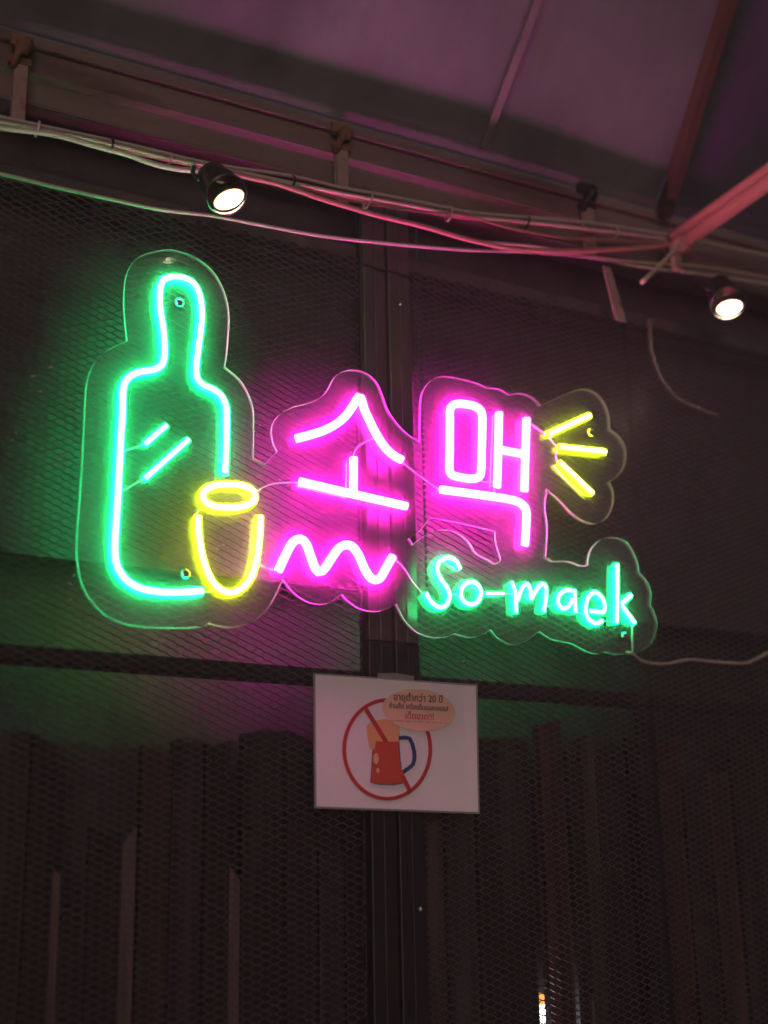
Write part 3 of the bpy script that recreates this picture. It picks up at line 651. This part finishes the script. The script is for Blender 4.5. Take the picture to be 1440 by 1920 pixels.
flat('foam', [c8(*p) for p in [(505, 480), (560, 450), (640, 435), (720, 450), (748, 500), (742, 605), (650, 605), (572, 600), (565, 650), (548, 668), (528, 655), (515, 600), (505, 540)]], .0021, M['foam'])
flat('drop', [c8(*p) for p in ell(573, 730, 21, 42, 18)], .0022, M['drop'])
flat('drop', [c8(*p) for p in ell(587, 820, 12, 20, 14)], .0022, M['drop'])
band('slash', [c8(488, 345), c8(560, 462), c8(650, 608)], 8, .0025, M['red'])
band('slash', [c8(770, 860), c8(825, 972)], 8, .0025, M['red'])
band('slash', [c8(650, 608), c8(715, 735), c8(770, 860)], 8, .00235, mat('beer red ink', (.62, .085, .045), .5, var=.05, bump=0))
flat('speech_bubble', [c8(*p) for p in [(893 + 274 * math.cos(a) , 368 + 158 * math.sin(a) + .065 * 274 * math.cos(a)) for a in [2 * math.pi * i / 48 for i in range(48)]]], .0028, M['bubble'])
def text(body, x, y, x2, hpx, m, name, parent=no):
    """line of lettering centred between crop points, height in pixels of the photograph"""
    cu = bpy.data.curves.new('tmp', 'FONT'); cu.body = body; cu.align_x = 'LEFT'; cu.resolution_u = 3; cu.offset = .012
    o = bpy.data.objects.new('tmp', cu); COL.objects.link(o); bpy.context.view_layer.update()
    dg = bpy.context.evaluated_depsgraph_get(); me = bpy.data.meshes.new_from_object(o.evaluated_get(dg)); bpy.data.objects.remove(o)
    xs = [v.co.x for v in me.vertices]; ws = max(xs) - min(xs); mx = min(xs)
    (px0, py0), (px1, py1) = c8(*x), c8(*x2)
    for v in me.vertices:
        t = (v.co.x - mx) / ws; qx = px0 + (px1 - px0) * t; qy = py0 + (py1 - py0) * t - v.co.y * hpx
        v.co = npt(qx, qy, .0036)
    me.materials.clear(); return link(name, me, m, parent)
text('อายุต่ำกว่า 20 ปี', (702, 294), None, (1068, 312), 18, M['ink'], 'lettering')
text('ห้ามสั่ง! เครื่องดื่มแอลกอฮอล์', (670, 352), None, (1112, 378), 13.5, M['ink'], 'lettering')
text('เด็ดขาด!!!', (790, 432), None, (1002, 444), 17, M['red'], 'lettering')
# last line: too small and faint in the photograph to read, only its rhythm of marks is kept
x_ = 678
while x_ < 1104:
    w_ = random.uniform(4, 9); yy = 446 + (x_ - 678) * .05
    band('faint_line', [c8(x_, yy), c8(x_ + w_, yy + .4)], random.uniform(1.4, 2.6), .0034, M['faint']); x_ += w_ + random.choice((3, 4, 5, 14))
# clear tape holding the top edge
p0, p1 = npt(708, 1283, .0012), npt(775, 1268, .0012)
obj('tape', [(p0.x, -.0182, p0.z), (p1.x, -.0182, p0.z + .004), (p1.x, -.0178, p1.z), ((p0.x + p1.x) / 2, -.0165, p1.z + .003), (p0.x, -.0178, p1.z)], [(0, 1, 2, 3, 4)], M['edge'], no)


# ------------------------------------------------------------------ thin haze, added for the glow round the neon
HZ = .0145
hm = bpy.data.materials.new('glow haze'); hm.use_nodes = True; N = hm.node_tree.nodes; N.remove(N['Principled BSDF'])
hv = N.new('ShaderNodeVolumePrincipled'); hv.inputs['Color'].default_value = (.92, .9, .9, 1); hv.inputs['Density'].default_value = HZ; hv.inputs['Anisotropy'].default_value = 0
hm.node_tree.links.new(hv.outputs[0], N['Material Output'].inputs['Volume'])
hz = bevelbox('haze', (-6.2, -7.2, -1.0), (6.2, 3.2, 4.6), hm, None, 0); tag(hz, None, None, kind='stuff')
